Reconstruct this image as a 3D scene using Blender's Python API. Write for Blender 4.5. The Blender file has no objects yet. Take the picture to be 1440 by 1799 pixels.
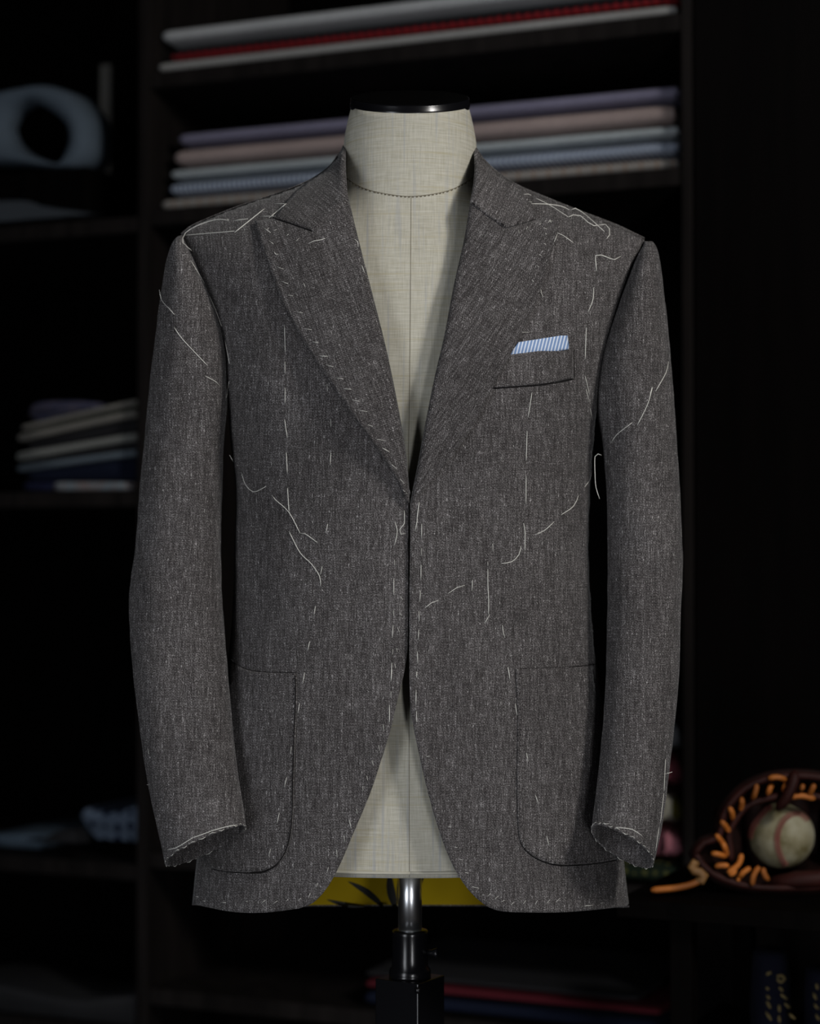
import bpy, bmesh, math, random
from mathutils import Vector, Matrix, noise
from mathutils.bvhtree import BVHTree
from mathutils.geometry import delaunay_2d_cdt
random.seed(7)
PI = math.pi
S = bpy.context.scene
COL = S.collection

# ------------------------------------------------------------------ camera, world, lights, exposure
FPX = 3570.0; CAMY = -2.0; CAMZ = 1.10; PITCH = math.atan(70.5/FPX)
cam_d = bpy.data.cameras.new('camera'); cam = bpy.data.objects.new('camera', cam_d); COL.objects.link(cam)
cam.location = (0, CAMY, CAMZ); cam.rotation_euler = (PI/2+PITCH, 0, 0)
cam_d.sensor_fit = 'VERTICAL'; cam_d.sensor_height = 36; cam_d.sensor_width = 36
cam_d.lens = FPX/1799*36
cam_d.dof.use_dof = True; cam_d.dof.focus_distance = 1.90; cam_d.dof.aperture_fstop = 3.4
cam_d.clip_start = 0.05
S.camera = cam
w = bpy.data.worlds.new('world'); S.world = w; w.use_nodes = True
w.node_tree.nodes['Background'].inputs[0].default_value = (0.55, 0.62, 0.75, 1)
w.node_tree.nodes['Background'].inputs[1].default_value = 0.018
def area(name, loc, target, sx, sy, power, col, spread=PI):
    d = bpy.data.lights.new(name, 'AREA'); d.shape = 'RECTANGLE'; d.size = sx; d.size_y = sy
    d.energy = power; d.color = col; d.spread = spread
    o = bpy.data.objects.new(name, d); COL.objects.link(o); o.location = loc
    o.rotation_euler = (Vector(target)-Vector(loc)).to_track_quat('-Z', 'Y').to_euler()
    return o
area('key_softbox', (1.55, -1.66, 2.20), (0.0, 0, 1.08), 0.5, 0.8, 32, (1.0, 0.97, 0.93), math.radians(110))
area('fill_softbox', (-1.25, -1.9, .95), (0, 0, .95), 0.5, 1.8, 7, (0.90, 0.94, 1.0), math.radians(120))
area('strip_softbox', (.55, -2.1, .62), (0, 0, .85), 0.16, 1.1, 4, (0.96, 0.97, 1.0), math.radians(120))
S.view_settings.view_transform = 'Standard'; S.view_settings.look = 'None'
S.view_settings.exposure = 0.0; S.view_settings.gamma = 1.0
S.view_settings.use_curve_mapping = False

# ------------------------------------------------------------------ geometry helpers
FWD = Vector((0, math.cos(PITCH), math.sin(PITCH))); UP = Vector((0, -math.sin(PITCH), math.cos(PITCH)))
CAM = Vector((0, CAMY, CAMZ))
def ray(px, py): return FWD + Vector((1,0,0))*((px-720)/FPX) + UP*((899.5-py)/FPX)
def P(px, py, Y):
    d = ray(px, py); return CAM + d*((Y-CAMY)/d.y)
MATS = {}
PM = {}                                   # world matrices of empties
def link(name, me, mat=None, parent=None, smooth=True):
    o = bpy.data.objects.new(name, me); COL.objects.link(o)
    if mat and not me.materials: me.materials.append(mat)
    if smooth:
        me.polygons.foreach_set('use_smooth', [True]*len(me.polygons))
    if parent:
        o.parent = parent
    return o
def mesh_obj(name, verts, faces, mat, parent=None, uvs=None, smooth=True, world=True):
    """verts in world coordinates; converted to the parent's frame"""
    top = parent; 
    if parent is not None and world:
        M = PM[parent.name].inverted(); verts = [M @ Vector(v) for v in verts]
    me = bpy.data.meshes.new(name); me.from_pydata([tuple(v) for v in verts], [], faces); me.update()
    if uvs:
        ul = me.uv_layers.new(name='UVMap')
        for l in me.loops: ul.data[l.index].uv = uvs[l.vertex_index]
    o = link(name, me, mat, parent, smooth)
    if parent is not None: PM[o.name] = PM[parent.name].copy()
    else: PM[o.name] = Matrix.Identity(4)
    return o
def empty(name, loc, rz=0):
    o = bpy.data.objects.new(name, None); COL.objects.link(o); o.location = loc; o.rotation_euler = (0,0,rz)
    o.empty_display_size = 0.05
    PM[o.name] = Matrix.Translation(Vector(loc)) @ Matrix.Rotation(rz, 4, 'Z')
    return o
def tag(o, label=None, cat=None, group=None, kind=None):
    if label: o['label'] = label
    if cat: o['category'] = cat
    if group: o['group'] = group
    if kind: o['kind'] = kind
    return o
def recenter(o):
    """put a top-level mesh's origin at its base"""
    me = o.data; vs = [v.co for v in me.vertices]
    c = Vector((sum(v.x for v in vs)/len(vs), sum(v.y for v in vs)/len(vs), min(v.z for v in vs)))
    me.transform(Matrix.Translation(-c)); o.location = c; PM[o.name] = Matrix.Translation(c)
    return o
def solidify(o, t, off=-1):
    m = o.modifiers.new('solid', 'SOLIDIFY'); m.thickness = t; m.offset = off; m.use_even_offset = False
def catmull(pts, step):
    pts = [Vector(p) for p in pts]; out = []
    if len(pts) == 2:
        n = max(1, int((pts[1]-pts[0]).length/step))
        return [pts[0].lerp(pts[1], i/n) for i in range(n)] + [pts[1]]
    ext = [pts[0]*2-pts[1]] + pts + [pts[-1]*2-pts[-2]]
    for i in range(1, len(ext)-2):
        a, b, c, d = ext[i-1], ext[i], ext[i+1], ext[i+2]
        n = max(1, int((c-b).length/step))
        for k in range(n):
            t = k/n
            out.append(0.5*((2*b)+(c-a)*t+(2*a-5*b+4*c-d)*t*t+(3*b-a-3*c+d)*t**3))
    out.append(pts[-1]); return out
def outline(segs, step):
    out = []
    for s in segs:
        c = catmull(s, step); out += c[:-1]
    return out
def interp(tab, x):
    """monotone-ish smooth interpolation of a table [(x, v...)]"""
    if x <= tab[0][0]: return tab[0][1]
    if x >= tab[-1][0]: return tab[-1][1]
    for i in range(len(tab)-1):
        if tab[i][0] <= x <= tab[i+1][0]:
            x0, v0 = tab[i]; x1, v1 = tab[i+1]; h = x1-x0; t = (x-x0)/h
            m0 = (v1-tab[i-1][1])/(x1-tab[i-1][0]) if i > 0 else (v1-v0)/h
            m1 = (tab[i+2][1]-v0)/(tab[i+2][0]-x0) if i+2 < len(tab) else (v1-v0)/h
            return (2*t**3-3*t*t+1)*v0+(t**3-2*t*t+t)*h*m0+(-2*t**3+3*t*t)*v1+(t**3-t*t)*h*m1
def inpoly(x, y, poly):
    c = False; j = len(poly)-1
    for i in range(len(poly)):
        xi, yi = poly[i][0], poly[i][1]; xj, yj = poly[j][0], poly[j][1]
        if (yi > y) != (yj > y) and x < (xj-xi)*(y-yi)/(yj-yi)+xi: c = not c
        j = i
    return c
def distline(x, y, line):
    b = 1e9
    for i in range(len(line)-1):
        ax, ay = line[i][0], line[i][1]; bx, by = line[i+1][0], line[i+1][1]
        dx, dy = bx-ax, by-ay; L = dx*dx+dy*dy or 1e-9
        t = max(0, min(1, ((x-ax)*dx+(y-ay)*dy)/L)); d = (x-ax-t*dx)**2+(y-ay-t*dy)**2
        if d < b: b = d
    return math.sqrt(b)
SURF = []                                # (verts, faces) of front surfaces that threads are laid on
def patch(name, segs, depth, mat, parent, step=7, grid=None, thick=0.0018, rot=0.0, keep=True, uvoff=(0,0)):
    """cloth panel: outline in frame units, dense interior points, depth(px,py) -> Y"""
    loop = outline(segs, step)
    lp = [(p.x, p.y) for p in loop]
    xs = [p[0] for p in lp]; ys = [p[1] for p in lp]
    pts = [Vector(p) for p in lp]
    cand = grid(min(xs), max(xs), min(ys), max(ys)) if grid else \
        [(x+(step*.5 if r % 2 else 0), y) for r, y in enumerate(frange(min(ys), max(ys), step*.87)) for x in frange(min(xs), max(xs), step)]
    cell = {}
    for p in lp: cell.setdefault((int(p[0]//step), int(p[1]//step)), []).append(p)
    for x, y in cand:
        if not inpoly(x, y, lp): continue
        cx_, cy_ = int(x//step), int(y//step); ok = True
        for a in (-1,0,1):
            for b in (-1,0,1):
                for q in cell.get((cx_+a, cy_+b), ()):
                    if (q[0]-x)**2+(q[1]-y)**2 < (step*.45)**2: ok = False
        if ok: pts.append(Vector((x, y)))
    n = len(lp)
    v2, e2, f2, *_ = delaunay_2d_cdt(pts, [(i, (i+1) % n) for i in range(n)], [], 1, 1e-4)
    verts = [P(v.x, v.y, depth(v.x, v.y)) for v in v2]
    faces = []
    for f in f2:
        a, b, c = (verts[i] for i in f[:3]); nn = (b-a).cross(c-a)
        faces.append(tuple(f) if nn.y < 0 else tuple(reversed(f)))
    ca, sa = math.cos(rot), math.sin(rot)
    uvs = [(((v.x*ca-v.y*sa))*.00056+uvoff[0], ((v.x*sa+v.y*ca))*-.00056+uvoff[1]) for v in v2]
    o = mesh_obj(name, verts, faces, mat, parent, uvs)
    if thick: solidify(o, thick)
    if keep: SURF.append((verts, faces))
    return o
def frange(a, b, s):
    n = int((b-a)/s)
    return [a+s*(i+.5) for i in range(n)]
def tube_data(pts, r, sides=6, taper=True, verts=None, faces=None):
    verts = verts if verts is not None else []; faces = faces if faces is not None else []
    base = len(verts); n = len(pts)
    pts = [Vector(p) for p in pts]
    for i, p in enumerate(pts):
        t = (pts[min(i+1, n-1)]-pts[max(i-1, 0)])
        t = t.normalized() if t.length > 1e-9 else Vector((0,0,1))
        a = t.cross(Vector((0.13, 1, 0.07))).normalized(); b = t.cross(a)
        rr = r[i] if isinstance(r, (list, tuple)) else r
        if taper and i in (0, n-1): rr *= .55
        for k in range(sides):
            an = 2*PI*k/sides; verts.append(p+a*math.cos(an)*rr+b*math.sin(an)*rr)
    for i in range(n-1):
        for k in range(sides):
            k2 = (k+1) % sides
            faces.append((base+i*sides+k, base+i*sides+k2, base+(i+1)*sides+k2, base+(i+1)*sides+k))
    faces.append(tuple(base+k for k in reversed(range(sides)))); faces.append(tuple(base+(n-1)*sides+k for k in range(sides)))
    return verts, faces
def tube(name, pts, r, mat, parent=None, sides=8, taper=True):
    v, f = tube_data(pts, r, sides, taper); return mesh_obj(name, v, f, mat, parent)
def loft(rings, close_u=True, cap0=False, cap1=False):
    verts = []; faces = []; m = len(rings[0])
    for r in rings: verts += r
    for i in range(len(rings)-1):
        for k in range(m if close_u else m-1):
            k2 = (k+1) % m
            faces.append((i*m+k, i*m+k2, (i+1)*m+k2, (i+1)*m+k))
    if cap0: faces.append(tuple(reversed(range(m))))
    if cap1: faces.append(tuple((len(rings)-1)*m+k for k in range(m)))
    return verts, faces
def lathe(prof, cx, cy, n=40, M=None):
    rings = [[Vector((cx+r*math.cos(2*PI*k/n), cy+r*math.sin(2*PI*k/n), z)) for k in range(n)] for r, z in prof]
    if M: rings = [[M @ v for v in r] for r in rings]
    return loft(rings, True, True, True)
def box_data(x0, x1, y0, y1, z0, z1, verts, faces):
    b = len(verts)
    for z in (z0, z1):
        for x, y in ((x0,y0),(x1,y0),(x1,y1),(x0,y1)): verts.append(Vector((x,y,z)))
    for f in ((3,2,1,0),(4,5,6,7),(0,1,5,4),(1,2,6,5),(2,3,7,6),(3,0,4,7)): faces.append(tuple(b+i for i in f))
def box(name, x0, x1, y0, y1, z0, z1, mat, parent=None, local=True, bevel=0.0015):
    v = []; f = []; box_data(x0, x1, y0, y1, z0, z1, v, f)
    o = mesh_obj(name, v, f, mat, parent, smooth=False, world=not local)
    if bevel:
        m = o.modifiers.new('bevel', 'BEVEL'); m.width = bevel; m.segments = 2
    return o

# ------------------------------------------------------------------ materials
def newmat(name, rough=.6, spec=.3, col=(.5,.5,.5), metal=0):
    m = bpy.data.materials.new(name); m.use_nodes = True; nt = m.node_tree
    b = nt.nodes['Principled BSDF']
    b.inputs['Base Color'].default_value = (*col, 1); b.inputs['Roughness'].default_value = rough
    b.inputs['Specular IOR Level'].default_value = spec; b.inputs['Metallic'].default_value = metal
    return m, nt, b
def N(nt, typ, **kw):
    n = nt.nodes.new(typ)
    for k, v in kw.items(): setattr(n, k, v)
    return n
def noise_tex(nt, src, sx, sy, detail=2, scale=1.0, rough=.5, sz=1):
    mp = N(nt, 'ShaderNodeMapping'); mp.inputs['Scale'].default_value = (sx, sy, sz)
    nt.links.new(src, mp.inputs['Vector'])
    t = N(nt, 'ShaderNodeTexNoise'); t.inputs['Scale'].default_value = scale; t.inputs['Detail'].default_value = detail
    t.inputs['Roughness'].default_value = rough
    nt.links.new(mp.outputs[0], t.inputs['Vector']); return t.outputs['Fac']
def math_n(nt, op, a, b=None, c=None, clamp=False):
    m = N(nt, 'ShaderNodeMath', operation=op, use_clamp=clamp)
    for i, v in enumerate((a, b, c)):
        if v is None: continue
        if isinstance(v, (int, float)): m.inputs[i].default_value = v
        else: nt.links.new(v, m.inputs[i])
    return m.outputs[0]
def ramp(nt, fac, stops):
    r = N(nt, 'ShaderNodeValToRGB'); e = r.color_ramp.elements
    while len(e) < len(stops): e.new(.5)
    for i, (p, c) in enumerate(stops): e[i].position = p; e[i].color = (*c, 1)
    nt.links.new(fac, r.inputs[0]); return r.outputs[0]
def bump(nt, b, h, strength=.3, dist=.001):
    bp = N(nt, 'ShaderNodeBump'); bp.inputs['Strength'].default_value = strength; bp.inputs['Distance'].default_value = dist
    nt.links.new(h, bp.inputs['Height']); nt.links.new(bp.outputs[0], b.inputs['Normal'])
def tweed(name, gain=1.0, tw=0.06):
    m, nt, b = newmat(name, .92, .12)
    b.inputs['Sheen Weight'].default_value = .12; b.inputs['Sheen Roughness'].default_value = .5
    uv = N(nt, 'ShaderNodeUVMap').outputs[0]
    warp = noise_tex(nt, uv, 800, 70, 2, rough=.6)
    warp2 = noise_tex(nt, uv, 260, 16, 1)
    weft = noise_tex(nt, uv, 60, 700, 2, rough=.6)
    grain = noise_tex(nt, uv, 900, 900, 2, rough=.7)
    slub = noise_tex(nt, uv, 620, 190, 1)
    big = noise_tex(nt, uv, 14, 9, 3)
    wv = N(nt, 'ShaderNodeTexWave', wave_type='BANDS', bands_direction='DIAGONAL'); wv.inputs['Scale'].default_value = 230
    nt.links.new(uv, wv.inputs['Vector']); wv.inputs['Distortion'].default_value = .6; wv.inputs['Detail'].default_value = 0
    s = math_n(nt, 'MULTIPLY_ADD', math_n(nt, 'SUBTRACT', warp, .5), .75, .42)
    s = math_n(nt, 'MULTIPLY_ADD', math_n(nt, 'SUBTRACT', warp2, .5), .28, s)
    s = math_n(nt, 'MULTIPLY_ADD', math_n(nt, 'SUBTRACT', weft, .5), .40, s)
    s = math_n(nt, 'MULTIPLY_ADD', math_n(nt, 'SUBTRACT', grain, .5), 1.7, s)
    s = math_n(nt, 'MULTIPLY_ADD', math_n(nt, 'SUBTRACT', big, .5), .22, s)
    s = math_n(nt, 'MULTIPLY_ADD', math_n(nt, 'SUBTRACT', wv.outputs['Fac'], .5), tw, s)
    sl = math_n(nt, 'MULTIPLY', math_n(nt, 'SUBTRACT', slub, .64), 9, clamp=True)
    s2 = math_n(nt, 'MULTIPLY_ADD', sl, .32, s, clamp=True)
    g = gain
    c = ramp(nt, s2, [(0.0, (.012*g,.0105*g,.0105*g)), (.32, (.048*g,.043*g,.0425*g)), (.6, (.132*g,.123*g,.123*g)), (1.0, (.50*g,.48*g,.48*g))])
    nt.links.new(c, b.inputs['Base Color'])
    bump(nt, b, s, .45, .0008)
    return m
def linen(name):
    m, nt, b = newmat(name, .9, .15)
    uv = N(nt, 'ShaderNodeUVMap').outputs[0]
    h = noise_tex(nt, uv, 45, 760, 2, rough=.65); v = noise_tex(nt, uv, 760, 45, 2, rough=.65)
    hs = noise_tex(nt, uv, 9, 300, 1); vs = noise_tex(nt, uv, 260, 8, 1)
    s = math_n(nt, 'MULTIPLY_ADD', math_n(nt, 'SUBTRACT', h, .5), .65, .5)
    s = math_n(nt, 'MULTIPLY_ADD', math_n(nt, 'SUBTRACT', v, .5), .55, s)
    c = ramp(nt, s, [(0.0, (.25,.225,.165)), (.38, (.43,.41,.335)), (.6, (.53,.51,.435)), (1.0, (.70,.685,.61))])
    mx = N(nt, 'ShaderNodeMixRGB', blend_type='MIX')
    nt.links.new(math_n(nt, 'MULTIPLY', math_n(nt, 'SUBTRACT', hs, .55), 3.2, clamp=True), mx.inputs[0])
    nt.links.new(c, mx.inputs[1]); mx.inputs[2].default_value = (.43,.385,.26,1)
    mx2 = N(nt, 'ShaderNodeMixRGB', blend_type='MIX')
    nt.links.new(math_n(nt, 'MULTIPLY', math_n(nt, 'SUBTRACT', vs, .56), 3, clamp=True), mx2.inputs[0])
    nt.links.new(mx.outputs[0], mx2.inputs[1]); mx2.inputs[2].default_value = (.33,.345,.37,1)
    nt.links.new(mx2.outputs[0], b.inputs['Base Color'])
    bump(nt, b, s, .35, .0006); return m
def cloth(name, col, var=.15, scale=140, rough=.9, pattern=None, col2=None):
    m, nt, b = newmat(name, rough, .15, col)
    tc = N(nt, 'ShaderNodeTexCoord').outputs['Object']
    n = noise_tex(nt, tc, 1, 1, 3, scale); n2 = noise_tex(nt, tc, 1, 1, 2, 14)
    f = math_n(nt, 'ADD', math_n(nt, 'MULTIPLY', math_n(nt, 'SUBTRACT', n, .5), var*2), math_n(nt, 'MULTIPLY_ADD', math_n(nt, 'SUBTRACT', n2, .5), var*2, 1))
    mx = N(nt, 'ShaderNodeVectorMath', operation='SCALE')
    base = None
    if pattern:
        sep = N(nt, 'ShaderNodeSeparateXYZ'); nt.links.new(tc, sep.inputs[0])
        if pattern[0] == 'stripe':
            k = math_n(nt, 'GREATER_THAN', math_n(nt, 'FRACT', math_n(nt, 'MULTIPLY', sep.outputs['X'], pattern[1])), pattern[2])
        elif pattern[0] == 'check':
            a = math_n(nt, 'GREATER_THAN', math_n(nt, 'FRACT', math_n(nt, 'MULTIPLY', sep.outputs['X'], pattern[1])), pattern[2])
            c = math_n(nt, 'GREATER_THAN', math_n(nt, 'FRACT', math_n(nt, 'MULTIPLY', sep.outputs['Z'], pattern[1])), pattern[2])
            k = math_n(nt, 'MULTIPLY', math_n(nt, 'ADD', a, c), .5)
        elif pattern[0] == 'dots':
            vo = N(nt, 'ShaderNodeTexVoronoi', feature='F1'); vo.inputs['Scale'].default_value = pattern[1]; vo.inputs['Randomness'].default_value = .25
            fl = N(nt, 'ShaderNodeVectorMath', operation='MULTIPLY'); nt.links.new(tc, fl.inputs[0]); fl.inputs[1].default_value = (1, 0, 1); nt.links.new(fl.outputs[0], vo.inputs['Vector']); k = math_n(nt, 'LESS_THAN', vo.outputs['Distance'], pattern[2])
        else:
            vo = N(nt, 'ShaderNodeTexVoronoi', feature='F1'); vo.inputs['Scale'].default_value = pattern[1]
            nt.links.new(tc, vo.inputs['Vector'])
            hs = N(nt, 'ShaderNodeMixRGB'); nt.links.new(math_n(nt, 'MULTIPLY', noise_tex(nt, tc, 1, 1, 2, pattern[1]*1.4), 1.6, clamp=True), hs.inputs[0]); hs.inputs[1].default_value = (*col,1); hs.inputs[2].default_value = (*col2,1)
            k = None; base = hs.outputs[0]
        if k is not None:
            mp = N(nt, 'ShaderNodeMixRGB'); nt.links.new(k, mp.inputs[0]); mp.inputs[1].default_value = (*col,1); mp.inputs[2].default_value = (*col2,1); base = mp.outputs[0]
    if base: nt.links.new(base, mx.inputs[0])
    else: mx.inputs[0].default_value = col
    nt.links.new(f, mx.inputs['Scale']); nt.links.new(mx.outputs[0], b.inputs['Base Color'])
    bump(nt, b, n, .2, .0008); return m
def wood(name, col, rough=.5, spec=.25):
    m, nt, b = newmat(name, rough, spec, col)
    tc = N(nt, 'ShaderNodeTexCoord').outputs['Object']
    n = noise_tex(nt, tc, 40, 40, 4, 1, .6, sz=3)
    c = ramp(nt, n, [(.3, tuple(x*.55 for x in col)), (.7, tuple(x*1.5 for x in col))])
    nt.links.new(c, b.inputs['Base Color']); bump(nt, b, n, .15, .0006); return m
def leather(name, col, rough=.5, spec=.4):
    m, nt, b = newmat(name, rough, spec, col)
    tc = N(nt, 'ShaderNodeTexCoord').outputs['Object']
    n = noise_tex(nt, tc, 1, 1, 4, 90); n2 = noise_tex(nt, tc, 1, 1, 3, 30)
    c = ramp(nt, n2, [(.3, tuple(x*.55 for x in col)), (.7, tuple(min(1,x*1.35) for x in col))])
    nt.links.new(c, b.inputs['Base Color']); bump(nt, b, n, .35, .001); return m

TW = tweed('tweed_body'); TWL = tweed('tweed_lapel', .86, .10)
LIN = linen('linen'); 
THREAD, _, _ = newmat('basting_cotton', .8, .2, (.72,.71,.66))
DTHREAD_SHADE, _, _ = newmat('dark_thread_seam_shade', .8, .1, (.012,.011,.011))  # colours the pick stitches and the shade drawn along seams
BTHREAD, _, _ = newmat('linen_seam_thread', .9, .1, (.16,.14,.10))
BLACKG, _nt, _b = newmat('black_gloss', .22, .5, (.004,.004,.005))
bump(_nt, _b, noise_tex(_nt, N(_nt, 'ShaderNodeTexCoord').outputs['Object'], 1, 1, 2, 30), .05, .001)
BLACKM, _, _ = newmat('black_felt', .9, .03, (.0015,.0015,.0015))
CHROME, _nt, _b = newmat('chrome', .3, .5, (.78,.80,.83), 1)
bump(_nt, _b, noise_tex(_nt, N(_nt, 'ShaderNodeTexCoord').outputs['Object'], 1, 1, 2, 40), .01, .001)
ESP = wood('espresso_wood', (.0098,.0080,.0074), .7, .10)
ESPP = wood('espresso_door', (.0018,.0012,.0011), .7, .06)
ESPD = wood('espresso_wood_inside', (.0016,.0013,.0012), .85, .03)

# ------------------------------------------------------------------ the setting (room in the cabinet's frame)
YAW = -math.atan(FPX/7900.0)
CO = P(720, 970, 0.85); CO.z = 0
CM = Matrix.Translation(CO) @ Matrix.Rotation(YAW, 4, 'Z'); CI = CM.inverted()
def cabl(px, py, dy=0.0):
    """cabinet-local point where the sight line meets the plane dy behind the cabinet front"""
    o = CI @ CAM; d = (CI.to_3x3() @ ray(px, py)); t = (dy-o.y)/d.y; return o + d*t
wallm = cloth('plaster', (.020,.020,.021), .1, 60); floorm = wood('floor_wood', (.016,.011,.008), .55, .2)
def struct(name, x0, x1, y0, y1, z0, z1, mat):
    v = []; f = []; box_data(x0, x1, y0, y1, z0, z1, v, f)
    o = mesh_obj(name, v, f, mat, None, smooth=False); o.matrix_world = CM; o['kind'] = 'structure'; return o
struct('floor', -2.4, 2.4, -3.6, .60, -.06, 0, floorm)
struct('wall_back', -2.4, 2.4, .50, .60, 0, 2.7, wallm)
struct('wall_left', -2.5, -2.4, -3.6, .60, 0, 2.7, wallm)
struct('wall_right', 2.4, 2.5, -3.6, .60, 0, 2.7, wallm)
struct('ceiling', -2.4, 2.4, -3.6, .60, 2.7, 2.76, wallm)

# ------------------------------------------------------------------ shelving cabinet
cab = empty('shelving_cabinet', CO, YAW)
tag(cab, 'tall near-black wooden shelving cabinet filling the background behind the jacket', 'cabinet')
xl0 = cabl(241, 900).x; xl1 = cabl(260, 900).x; xr0 = cabl(1198, 900).x; xr1 = cabl(1217, 900).x
XL, XR, CT, DP = -1.35, 1.25, 2.25, .45
box('divider', xl0, xl1, 0, DP, .06, CT, ESP, cab)
box('divider', xr0, xr1, 0, DP, .06, CT, ESP, cab)
box('side_panel', XL-.02, XL, 0, DP, 0, CT+.02, ESP, cab); box('side_panel', XR, XR+.02, 0, DP, 0, CT+.02, ESP, cab)
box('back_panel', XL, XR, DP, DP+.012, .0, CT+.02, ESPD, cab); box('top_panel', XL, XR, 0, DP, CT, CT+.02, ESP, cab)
box('plinth', XL, XR, .03, DP, 0, .06, ESP, cab)
SH = {}
def shelf(key, px, py, x0, x1, th=.024):
    z = cabl(px, py).z; SH[key] = z; box('shelf', x0, x1, .004, DP, z-th, z, ESP, cab)
shelf('m1', 265, 126, xl1, xr0); shelf('m2', 285, 366, xl1, xr0); shelf('m4', 1185, 1562, xl1, xr0); shelf('m5', 1160, 1830, xl1, xr0)
shelf('l1', 60, 393, XL, xl0); shelf('l2', 60, 864, XL, xl0); shelf('l3', 60, 1507, XL, xl0); shelf('l4', 60, 1790, XL, xl0)
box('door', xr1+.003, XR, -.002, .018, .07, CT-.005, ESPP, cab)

def boltmesh(L, h, d, sag=0.0, seed=0, n=26, m=36, e=.45):
    rings = []
    for i in range(n+5):
        t = (0, .25*h/L, .5*h/L)[i] if i < 3 else (1-.5*h/L, 1-.25*h/L, 1)[i-n-2] if i > n+1 else (i-2)/n; x = t*L
        endf = min(1, min(t, 1-t)*L/(h*.45)); k = math.sqrt(max(.0, 1-(1-endf)**2))*.30+.70
        ring = []
        for j in range(m):
            a = 2*PI*j/m; c, s = math.cos(a), math.sin(a)
            y = math.copysign(abs(c)**e, c)*d/2*(.97+.03*k); z = math.copysign(abs(s)**.55, s)*h/2*k
            w_ = noise.noise(Vector((x*7+seed, y*9, seed*3.1+z*20)))*h*.045
            ring.append(Vector((x, d/2+y+w_, h/2+z*(.99))))
        rings.append(ring)
    return loft(rings, True, True, True)
def bolt(px0, ytop, ybot, px1, dy, mat, label, group, seed, z0=None, depth=.30, name='fabric_bolt', yaw=0, tubeend=False):
    a = cabl(px0, ybot, dy); b = cabl(px0, ytop, dy); c = cabl(px1, ybot, dy); a.x = max(a.x, xl1+.004)
    L = c.x-a.x; h = b.z-a.z; z = (a.z if z0 is None else z0)+.0004
    v, f = boltmesh(L, h, depth, seed=seed)
    e = mesh_obj(name, v, f, mat); e.location = CM @ Vector((a.x, dy, z)); e.rotation_euler = (0, 0, YAW+yaw)
    PM[e.name] = Matrix.Translation(e.location) @ Matrix.Rotation(YAW+yaw, 4, 'Z')
    tag(e, label, 'fabric', group)
    if tubeend:
        v, f = [], []
        for zz in (.35, .68):
            tube_data([Vector((L-.03, .06, h*zz)), Vector((L+.012, .06, h*zz))], .008, 12, False, v, f)
        mesh_obj('cardboard_core', v, f, MATS['card'], e, world=False)
    return z+h
MATS['card'] = cloth('cardboard', (.45,.43,.38), .1)
purple = cloth('violet_cotton', (.20,.19,.27)); pink = cloth('dusty_pink_cotton', (.36,.285,.27))
white = cloth('pale_grey_cotton', (.40,.44,.46)); stripe = cloth('blue_stripe_cotton', (.13,.17,.26), .1, pattern=('stripe', 120, .5), col2=(.45,.50,.58))
plaid = cloth('beige_check_cotton', (.30,.28,.26), .1, pattern=('check', 45, .8), col2=(.26,.14,.08))
grey = cloth('grey_wool', (.32,.315,.305)); redchk = cloth('red_black_check', (.30,.018,.022), .2, pattern=('check', 70, .5), col2=(.006,.005,.008))
whit2 = cloth('white_shirting', (.42,.43,.44)); navy = cloth('navy_wool', (.006,.009,.022)); dgrey = cloth('dark_grey_wool', (.018,.018,.02))
g2 = 'fabric bolts stacked behind the collar'
z = bolt(283, 340, 366, 1190, .030, plaid, 'beige and brown checked fabric bolt at the bottom of the stack behind the collar', g2, 1, SH['m2'])
z = bolt(298, 313, 340, 1190, .034, stripe, 'blue and white striped fabric bolt, second from the bottom behind the collar', g2, 2, z+.0001)
z = bolt(300, 291, 313, 1190, .030, white, 'pale grey-blue fabric bolt in the middle of the stack behind the neck', g2, 3, z+.0001)
z = bolt(306, 255, 291, 1181, .032, pink, 'thick dusty pink fabric bolt, second from the top beside the neck', g2, 4, z+.0001, tubeend=True)
z = bolt(314, 227, 255, 1190, .036, purple, 'muted violet fabric bolt on top of the stack beside the neck cap', g2, 5, z+.0001)
g1 = 'fabric bolts on the top shelf'
z = bolt(265, 102, 126, 1186, .020, grey, 'long grey fabric bolt lying directly on the top shelf', g1, 6, SH['m1'])
z = bolt(300, 84, 102, 1188, .034, redchk, 'thin red and black checked fabric between two pale bolts on the top shelf', g1, 7, z+.0001)
z = bolt(306, 74, 84, 1182, .050, dgrey, 'dark folded cloth under the white bolt on the top shelf', g1, 8, z+.0001, name='folded_cloth')
z = bolt(285, 44, 74, 1182, .026, whit2, 'white fabric bolt with rounded end on top of the top shelf pile', g1, 9, z+.0001)
# bolts whose ends show beside the right cuff
gr = 'fabric bolts stacked beside the right cuff'
rr = [(1516,1560,cloth('dark_green_print',(.012,.02,.012),.2,pattern=('dots',70,.28),col2=(.10,.10,.03)),'dark green printed fabric bolt at the bottom beside the right cuff'),
      (1457,1516,cloth('rose_pink_cloth',(.46,.17,.21)),'rose pink fabric bolt behind the right cuff'),
      (1392,1457,cloth('cream_yellow_cloth',(.42,.40,.33),.15,pattern=('stripe',30,.6),col2=(.16,.14,.03)),'cream and yellow fabric bolt in the middle of the pile by the right sleeve'),
      (1328,1392,cloth('wine_red_cloth',(.26,.07,.09)),'wine red fabric bolt in the pile behind the right sleeve'),
      (1270,1328,cloth('slate_grey_cloth',(.20,.21,.23)),'slate grey fabric bolt topmost behind the right sleeve')]
z = SH['m4']
for k, (yt, yb, m, lab) in enumerate(rr):
    z = bolt(640, yt+3-(yt-970)*.07, yb+3-(yb-970)*.07, 1192-(k % 3), .012+.004*k, m, lab, gr, 20+k, z+.0001)
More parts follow.
